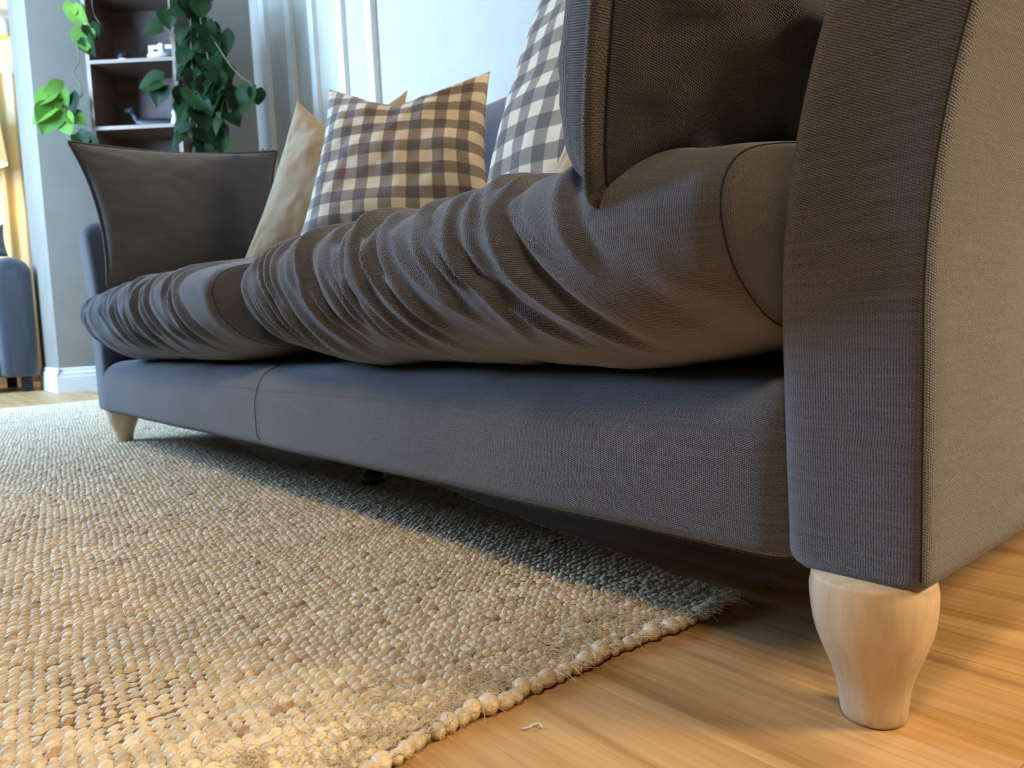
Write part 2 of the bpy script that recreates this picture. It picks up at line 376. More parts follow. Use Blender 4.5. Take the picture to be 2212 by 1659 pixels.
# ------------------------------------------------------------------ loose seat cushions
def folds_fn(folds):
    def fn(x, t):
        d = np.zeros_like(x)
        for (xt, xb, t0, t1, bow, amp, w) in folds:
            s = (t-t0)/(t1-t0); c = np.clip(s, 0, 1); xc_ = xb+(xt-xb)*c+bow*4*c*(1-c)
            k = np.clip(np.minimum(s, 1-s)*4+.15, 0, 1); k = k*k*(3-2*k)
            q = (x-xc_)/w; d += amp*k*(np.exp(-q*q)-.75*np.exp(-((q-1.5)/1.1)**2))
        return d
    return fn
def cushion(x0, x1, yshift, folds, seed, crown):
    """x0 = far rounded end, x1 = near end with a sewn-in end panel"""
    front = [(.30, .2395), (.12, .2385), (.060, .2400), (.012, .247), (-.024, .261), (-.048, .281), (-.068, .307), (-.079, .336), (-.082, .362), (-.074, .385), (-.052, .402), (-.014, .412), (.055, .421), (.15, .434), (.30, .434), (.45, .428), (.55, .41), (.592, .37), (.597, .32), (.585, .27), (.55, .245), (.45, .240)]
    NS = 200; sec = spline(front, NS, True)
    # concentrate samples on the visible front
    Ls = np.concatenate([[0], np.cumsum(np.linalg.norm(np.diff(np.vstack([sec, sec[:1]]), axis=0), axis=1))]); tot = Ls[-1]
    wgt = np.where(np.vstack([sec, sec[:1]])[:, 0] < .1, 4.0, 1.0); cum = np.concatenate([[0], np.cumsum(np.diff(Ls)*wgt[:-1])])
    tt = np.interp(np.linspace(0, cum[-1], NS, endpoint=False), cum, Ls)
    full = np.vstack([sec, sec[:1]]); sec = np.stack([np.interp(tt, Ls, full[:, k]) for k in (0, 1)], 1)
    length = x1-x0
    xs = np.concatenate([x0+.03*(1-np.cos(np.linspace(.05, math.pi/2, 16))), np.linspace(x0+.034, x1-.024, 300), x1-.02*(1-np.sin(np.linspace(.1, math.pi/2, 7)))])
    X = np.repeat(xs[:, None], NS, 1); Y = np.repeat(sec[None, :, 0], len(xs), 0).copy(); Z = np.repeat(sec[None, :, 1], len(xs), 0).copy()
    s = (xs-x0)/length
    zt = .372
    dl = xs-x0
    eb = np.sqrt(np.clip(1-np.clip(1-dl/.30, 0, 1)**2.2, 0, 1))        # bottom lifts over a long run
    et = np.sqrt(np.clip(1-np.clip(1-dl/.10, 0, 1)**2.4, 0, 1))
    ef = np.sqrt(np.clip(1-np.clip(1-dl/.16, 0, 1)**2.2, 0, 1))
    up = Z > zt
    Z = np.where(up, zt+(Z-zt)*(et[:, None]*.9+.1), zt+(Z-zt)*(eb[:, None]*.93+.07))
    Y = .25+(Y-.25)*(.80+.20*ef[:, None])
    er2 = np.exp(-((x1-xs)/.10)**2)[:, None]; Z = np.where(up, Z-(Z-zt)*.06*er2, Z+(zt-Z)*.17*er2)
    cr_ = (np.sin(np.pi*np.clip(s, 0, 1))**.8)[:, None]
    Z += np.where(up, (Z-zt)/.06*crown*cr_, 0)
    Y -= (np.clip((.12-Y)/.2, 0, 1)*.014*cr_)
    dr = x1-xs; er = np.clip(1-dr/.022, 0, 1)                           # rounding into the end panel
    Y = .25+(Y-.25)*(1-.035*(er**2)[:, None]); Z = .335+(Z-.335)*(1-.05*(er**2)[:, None])
    P = np.stack([X, Y, Z], -1); N = -normals(P, True)
    if N[150, 40, 1] > 0: N = -N
    frontness = np.clip((.16-Y)/.16, 0, 1)
    t = np.clip((Z-.24)/(.44-.24), 0, 1)*.75+np.clip((Y+.06)/.22, 0, 1)*.25*(Z > .37)
    ends = np.clip(dr/.05, 0, 1)[:, None]
    d = folds_fn(folds)(X, t)*frontness*ends
    n1 = vnoise(X*9+t*2, t*3+7, seed)*.010+vnoise(X*26+t*9, t*4, seed+1)*.005+vnoise(X*60+t*20, t*7, seed+2)*.0016
    d += n1*frontness*ends
    P = P+N*d[..., None]
    P[..., 2] = np.maximum(P[..., 2], .2388)
    P[..., 1] += yshift*np.ones_like(X)
    cen = P[-1].mean(0); caps = []
    for k_, bx in ((.97, .0012), (.9, .0022), (.75, .003), (.5, .0035), (.25, .0035), (.05, .0035)):
        q_ = cen+(P[-1]-cen)*k_; q_[:, 0] = x1+bx; caps.append(q_)
    seam = P[-3]+np.array([0.0005, 0, 0]); P = np.concatenate([P, np.array(caps)], 0)
    me = grid(P, False, True, None, True)
    seam = seam; seam = np.vstack([seam, seam[:1]])
    return me, tube(seam[:: 2], .0007, 6)
def make_folds(x0, x1, seed, lo, hi, n):
    r = np.random.default_rng(seed); out = []
    for k in range(n):
        c = lo+(hi-lo)*(k+r.random()*.9)/n; lean = .03+.05*r.random(); b = r.random()
        out.append((c-lean*(.5+.5*r.random()), c+lean*.8, .02+.35*r.random()**2, .62+.38*b, -.02+.02*r.random(), .0030+.0040*r.random(), .0048+.0065*r.random()))
    return out
fn_ = make_folds(-.985, -.06, 3, -.92, -.20, 34)
fn_ += [(-.33, -.16, .05, .80, -.028, .009, .010), (-.37, -.23, .10, .55, -.02, .006, .009), (-.55, -.46, .03, .85, -.02, .007, .009), (-.70, -.62, .03, .9, -.02, .0065, .010)]
ff_ = make_folds(-2.05, -1.1, 5, -1.97, -1.12, 32)+[(-1.62, -1.55, .05, .9, -.01, .007, .010), (-1.5, -1.44, .03, .85, -.015, .007, .010)]
me, sm = cushion(-.992, -.0605, 0, fn_, 11, .024)
c = tag(obj('seat_cushion', me, 'slate'), 'plump slate fabric seat cushion with deep diagonal creases, under the flanged cushion', 'cushion', 'loose seat cushions of the sofa'); obj('seam', sm, 'thread', c)
me, sm = cushion(-2.052, -1.0, -.022, ff_, 23, .020)
c = tag(obj('seat_cushion', me, 'slate'), 'slate fabric seat cushion at the end of the sofa towards the bookcase', 'cushion', 'loose seat cushions of the sofa'); obj('seam', sm, 'thread', c)

# ------------------------------------------------------------------ scatter cushions
def pillow(name, corners, T, material, label, pinch=.07, chop=0.0, flange=0.0, seed=1, uvoff=(0, 0), n=72, sag=.0, rough=.004, group='scatter cushions on the sofa', T2=None, p=.48, p2=None, rc=.0):
    """corners: bottom-left, bottom-right, top-right, top-left (seen from its front)"""
    BL, BR, TR, TL = [np.asarray(c, float) for c in corners]
    nrm = np.cross(BR-BL+TR-TL, TL-BL+TR-BR); nrm /= np.linalg.norm(nrm)
    wid = (np.linalg.norm(BR-BL)+np.linalg.norm(TR-TL))/2; hei = (np.linalg.norm(TL-BL)+np.linalg.norm(TR-BR))/2
    def base(u, v):
        k_ = 1-rc*(np.abs(u)*np.abs(v))**4; u = u*k_; v = v*k_
        u_ = u*(1-pinch*(1-v*v)*np.abs(u)**1.5); v_ = v*(1-pinch*np.where(v < 0, .15, 1.0)*(1-u*u)*np.abs(v)**1.5)
        v_ = v_-chop*np.clip(v, 0, 1)**2*(.5*np.exp(-(u/.5)**2)+.5*np.clip(1-np.abs(u)**1.6, 0, 1))
        a = (u_+1)/2; b = (v_+1)/2; a = a[..., None]; b = b[..., None]
        return (1-a)*(1-b)*BL+a*(1-b)*BR+a*b*TR+(1-a)*b*TL
    lin = np.sin(np.linspace(-1, 1, n)*math.pi/2)*.55+np.linspace(-1, 1, n)*.45; U, V = np.meshgrid(lin, lin, indexing='ij')
    B = base(U, V); prof = (np.clip(1-np.abs(U)**2.2, 0, 1)*np.clip(1-np.abs(V)**2.2, 0, 1))**p
    verts, faces, uv = [], [], []
    for sd in (1, -1):
        Tq = T if sd > 0 or T2 is None else T2; pq = p if sd > 0 or p2 is None else p2; pf_ = prof**(pq/p)
        w = vnoise(U*3+9, V*3+5*sd, seed)*rough*3+vnoise(U*9+2, V*9+sd, seed+3)*rough
        edge = 1-np.maximum(np.abs(U), np.abs(V))
        radial = np.arctan2(V, U); w += np.sin(radial*22+vnoise(U*4, V*4, seed+5)*9)*rough*.35*np.exp(-((edge-.12)/.12)**2)
        Q = B+nrm*(sd*(Tq*pf_*(1-chop*.6*np.exp(-(U/.25)**2)*np.clip(V, 0, 1))+.0012)+w*np.clip(prof*2, 0, 1))[..., None]
        Q[..., 2] -= sag*prof*np.clip(1-V, 0, 2)*.0
        off = len(verts); verts += list(Q.reshape(-1, 3))
        for i in range(n-1):
            for k in range(n-1):
                f = (off+i*n+k, off+(i+1)*n+k, off+(i+1)*n+k+1, off+i*n+k+1); q = [(i, k), (i+1, k), (i+1, k+1), (i, k+1)]
                if sd < 0: f = f[::-1]; q = q[::-1]
                faces.append(f); uv += [((U[a, b]+1)/2*wid+uvoff[0], (V[a, b]+1)/2*hei+uvoff[1]) for a, b in q]
    ring = [(i, 0) for i in range(n)]+[(n-1, k) for k in range(1, n)]+[(i, n-1) for i in range(n-2, -1, -1)]+[(0, k) for k in range(n-2, 0, -1)]
    m = len(ring); o2 = n*n
    for q in range(m):
        a = ring[q][0]*n+ring[q][1]; b = ring[(q+1) % m][0]*n+ring[(q+1) % m][1]
        faces.append((a, o2+a, o2+b, b)); uv += [(0, 0)]*4
    ctr = np.mean(corners, axis=0); ctr[2] = min(c_[2] for c_ in corners)
    me = mesh(np.array(verts)-ctr, faces, True, uv); o = obj(name, me, material, None, ctr); tag(o, label, 'cushion', group)
    if flange:
        R = [B[a, b] for a, b in ring]; R = np.array(R); cen = R.mean(0); out = []
        tang = np.roll(R, -1, 0)-np.roll(R, 1, 0); od = np.cross(tang, nrm); od /= np.linalg.norm(od, axis=1)[:, None]+1e-9
        if np.sum(od*(R-cen)) < 0: od = -od
        for _ in range(6): od = (np.roll(od, 1, 0)+od*2+np.roll(od, -1, 0))/4
        od /= np.linalg.norm(od, axis=1)[:, None]
        wv = np.array([math.sin(i*.55)*.3+math.sin(i*.23+1)*.5 for i in range(m)])[:, None]
        rows = []
        for (d, h) in ((-.004, .0035), (.0, .0030), (flange*.5, .0034), (flange*.95, .0030), (flange, .0), (flange*.95, -.0030), (flange*.5, -.0034), (0, -.0030), (-.004, -.0035)):
            rows.append(R+od*d*(1+.08*wv)+nrm*(h+wv*d*.10))
        P = np.swapaxes(np.array(rows), 0, 1)-ctr
        obj('flange', grid(P, True, False), material, o)
        st = R+od*.001+nrm*.004; st2 = R+od*.001-nrm*.004
        obj('stitching', tube(np.vstack([st, st[:1]])-ctr, .0009, 5), 'thread', o); obj('stitching', tube(np.vstack([st2, st2[:1]])-ctr, .0009, 5), 'thread', o)
    return o
pillow('scatter_cushion', [(-.160, -.098, .374), (-.21, .42, .455), (-.085, .42, .80), (-.070, -.128, .79)], .075, 'slate_dark',
       'dark slate cushion with a wide stitched flange, wedged against the sofa arm', .04, flange=.020, seed=4, T2=.105, p2=.26, rough=.007, rc=.06)
pillow('scatter_cushion', [(-1.93, -.046, .435), (-1.93, .42, .455), (-2.0, .46, .84), (-2.0, -.092, .805)], .06, 'slate_dark',
       'dark slate cushion leaning on the sofa arm nearer the bookcase', .10, flange=.006, seed=8, rough=.0022)
pillow('scatter_cushion', [(-1.66, .20, .462), (-1.36, .47, .462), (-1.425, .57, .89), (-1.615, .36, .88)], .07, 'beige',
       'plain beige linen cushion behind the upright gingham cushion, top corner pointing up', .09, .42, seed=12, p=.58)
pillow('scatter_cushion', [(-1.41, .235, .482), (-.985, .49, .455), (-1.11, .585, .85), (-1.38, .33, .842)], .075, 'gingham',
       'brown and cream gingham cushion with a dented top edge, in front of a beige cushion', .11, .25, seed=15, uvoff=(.012, .01), rough=.005)
pillow('scatter_cushion', [(-.865, .35, .458), (-.40, .38, .44), (-.38, .57, .90), (-.81, .53, .94)], .09, 'gingham',
       'tall gingham cushion standing beside the flanged dark cushion', -.035, seed=19, uvoff=(.0, .02), p=.42)
pillow('scatter_cushion', [(-.54, .21, .462), (-.30, .28, .46), (-.25, .37, .78), (-.44, .32, .78)], .035, 'beige',
       'plain cream cushion tucked between a gingham cushion and the flanged dark cushion', .04, seed=21)

# ------------------------------------------------------------------ jute rug
def rug():
    X0, X1, Y0, Y1 = -3.99, -.190, -1.35, .125
    root = empty('jute_rug', ((X0+X1)/2, (Y0+Y1)/2, 0), 'natural jute rug with knobbly woven loops lying on the wooden floor', 'rug')
    off = np.array([(X0+X1)/2, (Y0+Y1)/2, 0])
    m, nt, b = mat('jute_yarn'); at = nd(nt, 'ShaderNodeVertexColor'); at.layer_name = 'Col'
    tw = noise(nt, mapped(nt, 'Object', (300, 120, 300)), 1, 3, .6)
    mx = nd(nt, 'ShaderNodeMix', data_type='RGBA', blend_type='MULTIPLY'); mx.inputs['Factor'].default_value = .8
    lk(nt, at.outputs['Color'], mx.inputs['A']); lk(nt, ramp(nt, tw, [(.3, (.68, .64, .58)), (.65, (1, 1, 1))]), mx.inputs['B']); lk(nt, mx.outputs['Result'], b.inputs['Base Color'])
    b.inputs['Roughness'].default_value = .42; b.inputs['Specular IOR Level'].default_value = .5; b.inputs['Sheen Weight'].default_value = .15
    bump(nt, b, tw, .9, .0012); M['jute'] = m
    M['jute_back'] = mottled('jute_backing', (.16, .11, .06), (.27, .19, .11), 160, .9, .5, .002)
    M['fibre'] = plain('jute_fibre', (.62, .50, .33), .55, .3)
    edge = lambda y: X1+.004*np.sin(y*9+1)+.0025*np.sin(y*27)+.022*np.clip((-.20-y)/.10, 0, 1)**1.5*np.clip((y+.55)/.25, 0, 1)
    # backing slab following the edge
    ys = np.linspace(Y0, Y1, 60); P = np.array([[(X0, y, .001), (X0, y, .0055), (edge(y)-.006, y, .0055), (edge(y)-.003, y, .001)] for y in ys])-off
    obj('backing', grid(P, False, True, None, True), 'jute_back', root)
    DX, DY = .0106, .0094
    def stitches(xa, xb, ya, yb, nseg, nring, sx=1, sy=1):
        nx = int((xb-xa)/(DX*sx)); ny = math.ceil((yb-ya)/(DY*sy)); r = rng
        I, J = np.meshgrid(np.arange(nx), np.arange(ny), indexing='ij'); cy = ya+(J+.5)*DY*sy
        cx = np.where(xb >= X1-.02, edge(cy)-.016, xb)-(I+.5)*DX*sx
        n = cx.size; cx = cx.ravel(); cy = cy.ravel(); ii = I.ravel()
        cy = cy+ii*.0016+vnoise(cx*11+50, cy*11+50, 5)*.008+r.normal(0, .0007, n); cx = cx+vnoise(cx*7+9, cy*9+30, 6)*.009+r.normal(0, .0006, n)
        L = DY*.90*sy*(1+r.normal(0, .13, n)); Wd = DX*.54*sx*(1+r.normal(0, .14, n)); Hh = .0060*(1+r.normal(0, .14, n)); zb = .0040+vnoise(cx*5+20, cy*5+20, 9)*.004
        rot = .36+r.normal(0, .12, n); tilt = r.normal(.16, .10, n)
        base = np.array([(.72, .60, .42)]); tone = 1+r.normal(0, .09, n)+vnoise(cx*30+40, cy*8+40, 12)*.2
        colr = base*tone[:, None]; pick = r.random(n); colr[pick < .035] *= np.array([.62, .50, .42]); colr[(pick > .06) & (pick < .067)] *= np.array([.80, .58, .42]); colr[pick > .93] *= np.array([1.15, 1.17, 1.2])
        # unit dome: rings from rim to apex
        vs_ = []
        for k in range(nring):
            a = k/nring*math.pi/2
            for s in range(nseg):
                t = 2*math.pi*s/nseg; vs_.append((math.cos(a)*math.cos(t), math.cos(a)*math.sin(t), math.sin(a)))
        vs_.append((0, 0, 1)); vs_ = np.array(vs_); nv = len(vs_)
        fs = []
        for k in range(nring-1):
            for s in range(nseg):
                s2 = (s+1) % nseg; fs += [(k*nseg+s, k*nseg+s2, (k+1)*nseg+s2), (k*nseg+s, (k+1)*nseg+s2, (k+1)*nseg+s)]
        for s in range(nseg): fs.append(((nring-1)*nseg+s, (nring-1)*nseg+(s+1) % nseg, nv-1))
        fs = np.array(fs)
        lx = vs_[None, :, 0]*Wd[:, None]*(1-.45*np.abs(vs_[None, :, 1])**1.5); ly = np.sign(vs_[None, :, 1])*np.abs(vs_[None, :, 1])**1.15*L[:, None]; lz = vs_[None, :, 2]*Hh[:, None]
        lz = lz*(1+tilt[:, None]*ly/L[:, None])
        c, s_ = np.cos(rot)[:, None], np.sin(rot)[:, None]
        V = np.stack([cx[:, None]+lx*c-ly*s_, cy[:, None]+lx*s_+ly*c, zb[:, None]+lz], -1).reshape(-1, 3)-off
        Fc = (fs[None]+(np.arange(n)*nv)[:, None, None]).reshape(-1, 3)
        return V, Fc, np.repeat(colr, nv, 0)
    parts = [stitches(-1.30, X1, -.62, Y1-.008, 10, 3), stitches(X0+.012, -1.30, -.62, Y1-.008, 7, 2), stitches(X0+.012, X1, Y0+.01, -.618, 6, 2, 1, 1)]
    V, Fc, C_ = [], [], []; k = 0
    for v, f, c in parts: V.append(v); Fc.append(f+k); C_.append(c); k += len(v)
    V = np.vstack(V); Fc = np.vstack(Fc); C_ = np.clip(np.vstack(C_), .02, .9)
    me = bpy.data.meshes.new('weave'); me.vertices.add(len(V)); me.vertices.foreach_set('co', V.astype(np.float32).ravel())
    me.loops.add(Fc.size); me.loops.foreach_set('vertex_index', Fc.astype(np.int32).ravel()); me.polygons.add(len(Fc))
    me.polygons.foreach_set('loop_start', np.arange(0, Fc.size, 3, dtype=np.int32)); me.polygons.foreach_set('use_smooth', np.ones(len(Fc), bool))
    ca = me.color_attributes.new('Col', 'FLOAT_COLOR', 'POINT'); ca.data.foreach_set('color', np.hstack([C_, np.ones((len(C_), 1))]).astype(np.float32).ravel())
    me.update(); me.validate(); w = obj('woven_loops', me, m, root); w['kind'] = 'stuff'
    # the bound edge: a row of fat loops, each its own piece
    def loop_mesh(k):
        a = np.linspace(0, 2*math.pi, 12, endpoint=False); r = np.random.default_rng(k); rows = []
        for t in np.linspace(-1, 1, 7):
            R = .0072*math.sqrt(max(.02, 1-t*t*.96))*(1+r.normal(0, .05)); rows.append([(R*math.cos(q), t*.0085, .0068+R*.92*math.sin(q)) for q in a])
        me = grid(np.array(rows), False, True, None, True); me.transform(Matrix.Rotation(.55, 4, 'Z'))
        c_ = me.color_attributes.new('Col', 'FLOAT_COLOR', 'POINT'); tone = .9+.25*r.random(); cc = np.tile(np.array([.70*tone, .575*tone, .39*tone, 1]), (len(me.vertices), 1)); c_.data.foreach_set('color', cc.astype(np.float32).ravel()); return me
    lms = [loop_mesh(k) for k in range(8)]; y = Y0+.006; k = 0
    while y < Y1:
        o = obj('edge_loop', lms[k % 8], m, root, (float(edge(y))-.006-off[0], y-off[1], 0)); o.rotation_euler = (0, 0, random.uniform(-.5, .35)); s = random.uniform(.72, 1.15); o.scale = (s*random.uniform(.9, 1.25), s*random.uniform(.9, 1.1), s); o.location.x += random.gauss(0, .0018)
        y += .0118*s; k += 1
    # loose fibres, thickest along the edge
    verts, faces = [], []
    def fibre(p, ln):
        a = random.uniform(0, 2*math.pi); d = np.array([math.cos(a), math.sin(a), random.uniform(.1, .9)]); cur = np.array([random.uniform(-1, 1), random.uniform(-1, 1), -random.uniform(.3, 1.2)])
        path = [p+d*ln*t+cur*ln*t*t*.6 for t in (0, .3, .6, 1)]; r = .00024
        side = np.cross(d, (0, 0, 1)); side /= np.linalg.norm(side)+1e-9; o_ = len(verts)
        for q in path:
            q[2] = max(q[2], .002); verts.extend([q+side*r, q-side*r, q+np.array([0, 0, r*1.6])])
        for i in range(3):
            for s in range(3): faces.append((o_+i*3+s, o_+i*3+(s+1) % 3, o_+i*3+3+(s+1) % 3, o_+i*3+3+s))
    for _ in range(2600):
        y = random.uniform(-.5, Y1); x = float(edge(y))-abs(random.gauss(0, .05)); fibre(np.array([x, y, .0085])-off, random.uniform(.006, .018))
    for _ in range(2200):
        fibre(np.array([random.uniform(-1.2, -.2), random.uniform(-.52, .12), .0092])-off, random.uniform(.004, .011))
    for _ in range(26):                                              # fluffy tufts
        y = random.uniform(-.45, Y1); x = float(edge(y))-abs(random.gauss(.02, .03))
        for q in range(26): fibre(np.array([x+random.gauss(0, .004), y+random.gauss(0, .004), .010])-off, random.uniform(.006, .016))
    fb = obj('loose_fibres', mesh(verts, faces), 'fibre', root); fb['kind'] = 'stuff'
rug()

# ------------------------------------------------------------------ bookcase across the corner
BD = 4.44
bl = at_d(240, 739, BD); RZ = YAW
bc = empty('bookcase', (bl[0], bl[1], 0), 'tall open wooden bookcase set at an angle, trailing plants hanging over it', 'bookcase', rz=RZ)
BW, BDp, BT = .515, .30, 2.30
box('side_panel', 0, 0, 0, .022, BDp, BT, 'shelf_wood', bc, .001); box('side_panel', BW-.022, 0, 0, BW, BDp, BT, 'shelf_wood', bc, .001)
for sx in (0, BW-.022): box('edge_strip', sx, -.003, 0, sx+.022, 0, BT, 'shelf_edge', bc)
box('back_panel', .022, BDp-.008, .03, BW-.022, BDp, BT-.02, 'shelf_wood', bc)
SZ = [.06, .42, .79, 1.155, 1.525, 1.895]
for z in SZ:
    s = box('shelf', .022, .0, z-.02, BW-.022, BDp-.008, z, 'shelf_wood', bc); box('edge_strip', .022, -.003, z-.02, BW-.022, 0, z, 'shelf_edge', s)
tp = box('top_panel', 0, 0, BT-.025, BW, BDp, BT, 'shelf_wood', bc); box('edge_strip', .022, -.003, BT-.025, BW-.022, 0, BT, 'shelf_edge', tp)
rot = Matrix.Rotation(RZ, 4, 'Z')
def bw(x, y, z): v = rot @ Vector((x, y, z)); return (v.x+bl[0], v.y+bl[1], v.z)
M['white_glaze'] = plain('white_glaze', (.75, .74, .72), .35); M['print'] = mottled('dark_photo_print', (.015, .016, .018), (.09, .09, .095), 40, .4, 0)
t = empty('tealight_holder', bw(.17, .10, 1.895), 'small white and black candle pot on the upper shelf', 'candle pot', rz=RZ)
obj('pot', lathe([(.001, 0), (.03, 0), (.033, .006), (.034, .03), (.030, .032), (.028, .02), (.001, .018)], 24), 'white_glaze', t)
obj('lid', lathe([(.001, .030), (.036, .030), (.041, .036), (.041, .055), (.036, .060), (.001, .060)], 24), 'black_plastic', t)
pf = empty('picture_frame', bw(.385, .165, 1.895), 'white framed dark photograph standing on the upper shelf', 'picture frame', rz=RZ)
for nm, a in (('rail', (-.10, 0, .0, .10, .018, .022)), ('rail', (-.10, 0, .108, .10, .018, .13)), ('stile', (-.10, 0, .022, -.07, .018, .108)), ('stile', (.07, 0, .022, .10, .018, .108))):
    box(nm, *a, 'white_glaze', pf, .002)
box('print', -.07, .006, .022, .07, .016, .108, 'print', pf)
cd_ = empty('candle_dish', bw(.41, .06, 1.895), 'low white dish with a short upright candle in front of the picture frame', 'candle dish', rz=RZ)
obj('dish', lathe([(.001, 0), (.045, 0), (.075, .010), (.080, .022), (.077, .024), (.055, .016), (.02, .016), (.001, .016)], 28), 'white_glaze', cd_)
obj('candle', lathe([(.001, .014), (.019, .014), (.019, .09), (.017, .094), (.012, .093), (.001, .09)], 18), 'white_glaze', cd_)
def lump(name, path, rad, material, parent=None): return obj(name, tube(spline(path, 24), np.interp(np.linspace(0, 1, 24), np.linspace(0, 1, len(rad)), rad), 12), material, parent)
sc = empty('ornament', bw(.28, .12, 1.525), 'black reclining figure ornament on the shelf below the picture frame', 'ornament', rz=RZ)
lump('body', [(-.07, 0, .045), (-.02, 0, .035), (.06, 0, .032), (.14, 0, .03), (.185, 0, .028)], [.03, .035, .034, .03, .022], 'black_plastic', sc)
lump('head', [(-.065, 0, .04), (-.085, 0, .085), (-.10, 0, .11), (-.14, 0, .112)], [.022, .02, .03, .012], 'black_plastic', sc)
fg = empty('figurine', bw(.462, .04, 1.525), 'tiny white figurine at the edge of the shelf below the picture frame', 'figurine', rz=RZ)
obj('body', lathe([(.001, 0), (.02, 0), (.022, .01), (.016, .04), (.012, .055), (.001, .057)], 16), 'white_glaze', fg)
obj('head', lathe([(.001, .05), (.012, .056), (.016, .068), (.012, .082), (.001, .088)], 16), 'white_glaze', fg)
# knob on the panelling behind the sofa
kp = at_y(568, 330, YB-.034); kn = empty('door_knob', (-4.775, YB-.034, kp[2]*.985), 'small bright round knob on the white panelling', 'knob')
obj('knob', (lambda me: (me.transform(Matrix.Rotation(math.pi/2, 4, 'X')), me)[1])(lathe([(.001, 0), (.022, 0), (.022, .006), (.009, .010), (.009, .026), (.022, .034), (.028, .046), (.022, .058), (.001, .062)], 24)), plain('polished_nickel', (.8, .8, .8), .15, .5, Metallic=1.0), kn)

# ------------------------------------------------------------------ trailing plants
def leaf_mat(name, a, b_, trans):
    m, nt, b = mat(name); f = noise(nt, mapped(nt, 'Object', (1, 1, 1)), 3, 3); oi = nd(nt, 'ShaderNodeObjectInfo')
    f = math_n(nt, 'ADD', math_n(nt, 'MULTIPLY', f, .5), math_n(nt, 'MULTIPLY', oi.outputs['Random'], .5))
    c_ = ramp(nt, f, [(.25, a), (.75, b_)]); lk(nt, c_, b.inputs['Base Color']); b.inputs['Roughness'].default_value = .5; b.inputs['Specular IOR Level'].default_value = .12
    tr = nd(nt, 'ShaderNodeBsdfTranslucent'); lk(nt, c_, tr.inputs['Color']); mx = nd(nt, 'ShaderNodeMixShader'); mx.inputs[0].default_value = trans
    out = nt.nodes['Material Output']; lk(nt, b.outputs[0], mx.inputs[1]); lk(nt, tr.outputs[0], mx.inputs[2]); lk(nt, mx.outputs[0], out.inputs['Surface']); return m
M['leaf'] = leaf_mat('shaded_pothos_leaf', (.005, .018, .0045), (.013, .036, .008), .12); M['leaf_backlit'] = leaf_mat('backlit_pothos_leaf', (.09, .22, .03), (.20, .38, .06), .45)  # same plant: shade put into the dark green, backlight into the bright green
M['vine'] = mottled('vine_stem', (.10, .11, .05), (.19, .17, .09), 60, .6, .1); M['terracotta'] = mottled('terracotta', (.35, .16, .09), (.45, .22, .13), 20, .8, .1)
def leaf_mesh(curl, fold):
    rows = []
    for t in np.linspace(0, 1, 8):
        w = .44*(max(0, math.sin(math.pi*min(1, (t+.16)/1.16)))**.8)*(1-.45*t)*1.45 if t < 1 else 0.0
        row = []
        for s in (-1, -.5, 0, .5, 1):
            yy = t-(.14*abs(s) if t == 0 else .10*abs(s)*(1-t)**2); row.append((s*w, yy, -curl*t*t+fold*abs(s)*w-.02*(s == 0)))
        rows.append(row)
    me = grid(np.array(rows), False, False); return me
leaf_ms = {k: [leaf_mesh(c_, f_) for c_, f_ in ((.25, .25), (.4, .45), (.1, .1))] for k in ('leaf', 'leaf_backlit')}
def place_leaf(parent, origin, pos, tipdir, nrm, size, kind='leaf', v=0):
    y = Vector(tipdir).normalized(); z = Vector(nrm); z = (z-y*z.dot(y)).normalized(); x = y.cross(z)
    me = leaf_ms[kind][v % 3]
    o = obj('leaf', me, kind, parent); mm = Matrix(((x[0], y[0], z[0], 0), (x[1], y[1], z[1], 0), (x[2], y[2], z[2], 0), (0, 0, 0, 1)))
    o.matrix_local = Matrix.Translation(Vector(pos)-Vector(origin)) @ mm @ Matrix.Scale(size, 4); return o
TO = -cf
def scr(dx, dy, dn=0): return cr*dx-cu*dy+TO*dn      # a direction given as right / down / towards the room
# left vine
LP = np.array(bw(.06, .10, BT)); 
def plant(pot_xy, label):
    o_ = np.array(bw(*pot_xy, BT)); e = empty('trailing_pothos', tuple(o_), label, 'plant', 'trailing plants on the bookcase')
    obj('pot', lathe([(.001, 0), (.06, 0), (.068, .02), (.082, .12), (.088, .122), (.088, .14), (.076, .14), (.070, .12), (.001, .11)], 28), 'terracotta', e)
    return e, o_
e, o_ = plant((.07, .13), 'long bare vine with bright green heart leaves hanging beside the bookcase')
def vine(e, o_, pix, D, rad=.0035):
    pts = [at_d(px, py, D) for px, py in pix]; p = spline([o_+np.array([0, 0, .12])]+[o_*.5+pts[0]*.5+np.array([0, 0, .10])]+pts, 12*len(pts))
    obj('stem', tube(p-o_, rad, 6), 'vine', e); return p
DL = 4.30
vine(e, o_, [(170, -60), (167, 0), (164, 30), (172, 60), (168, 100), (171, 130), (158, 157), (173, 185), (176, 208), (160, 213), (146, 240), (140, 275), (155, 302), (178, 322)], DL)
vine(e, o_, [(196, -40), (200, 18), (206, 36), (222, 60)], DL, .002)
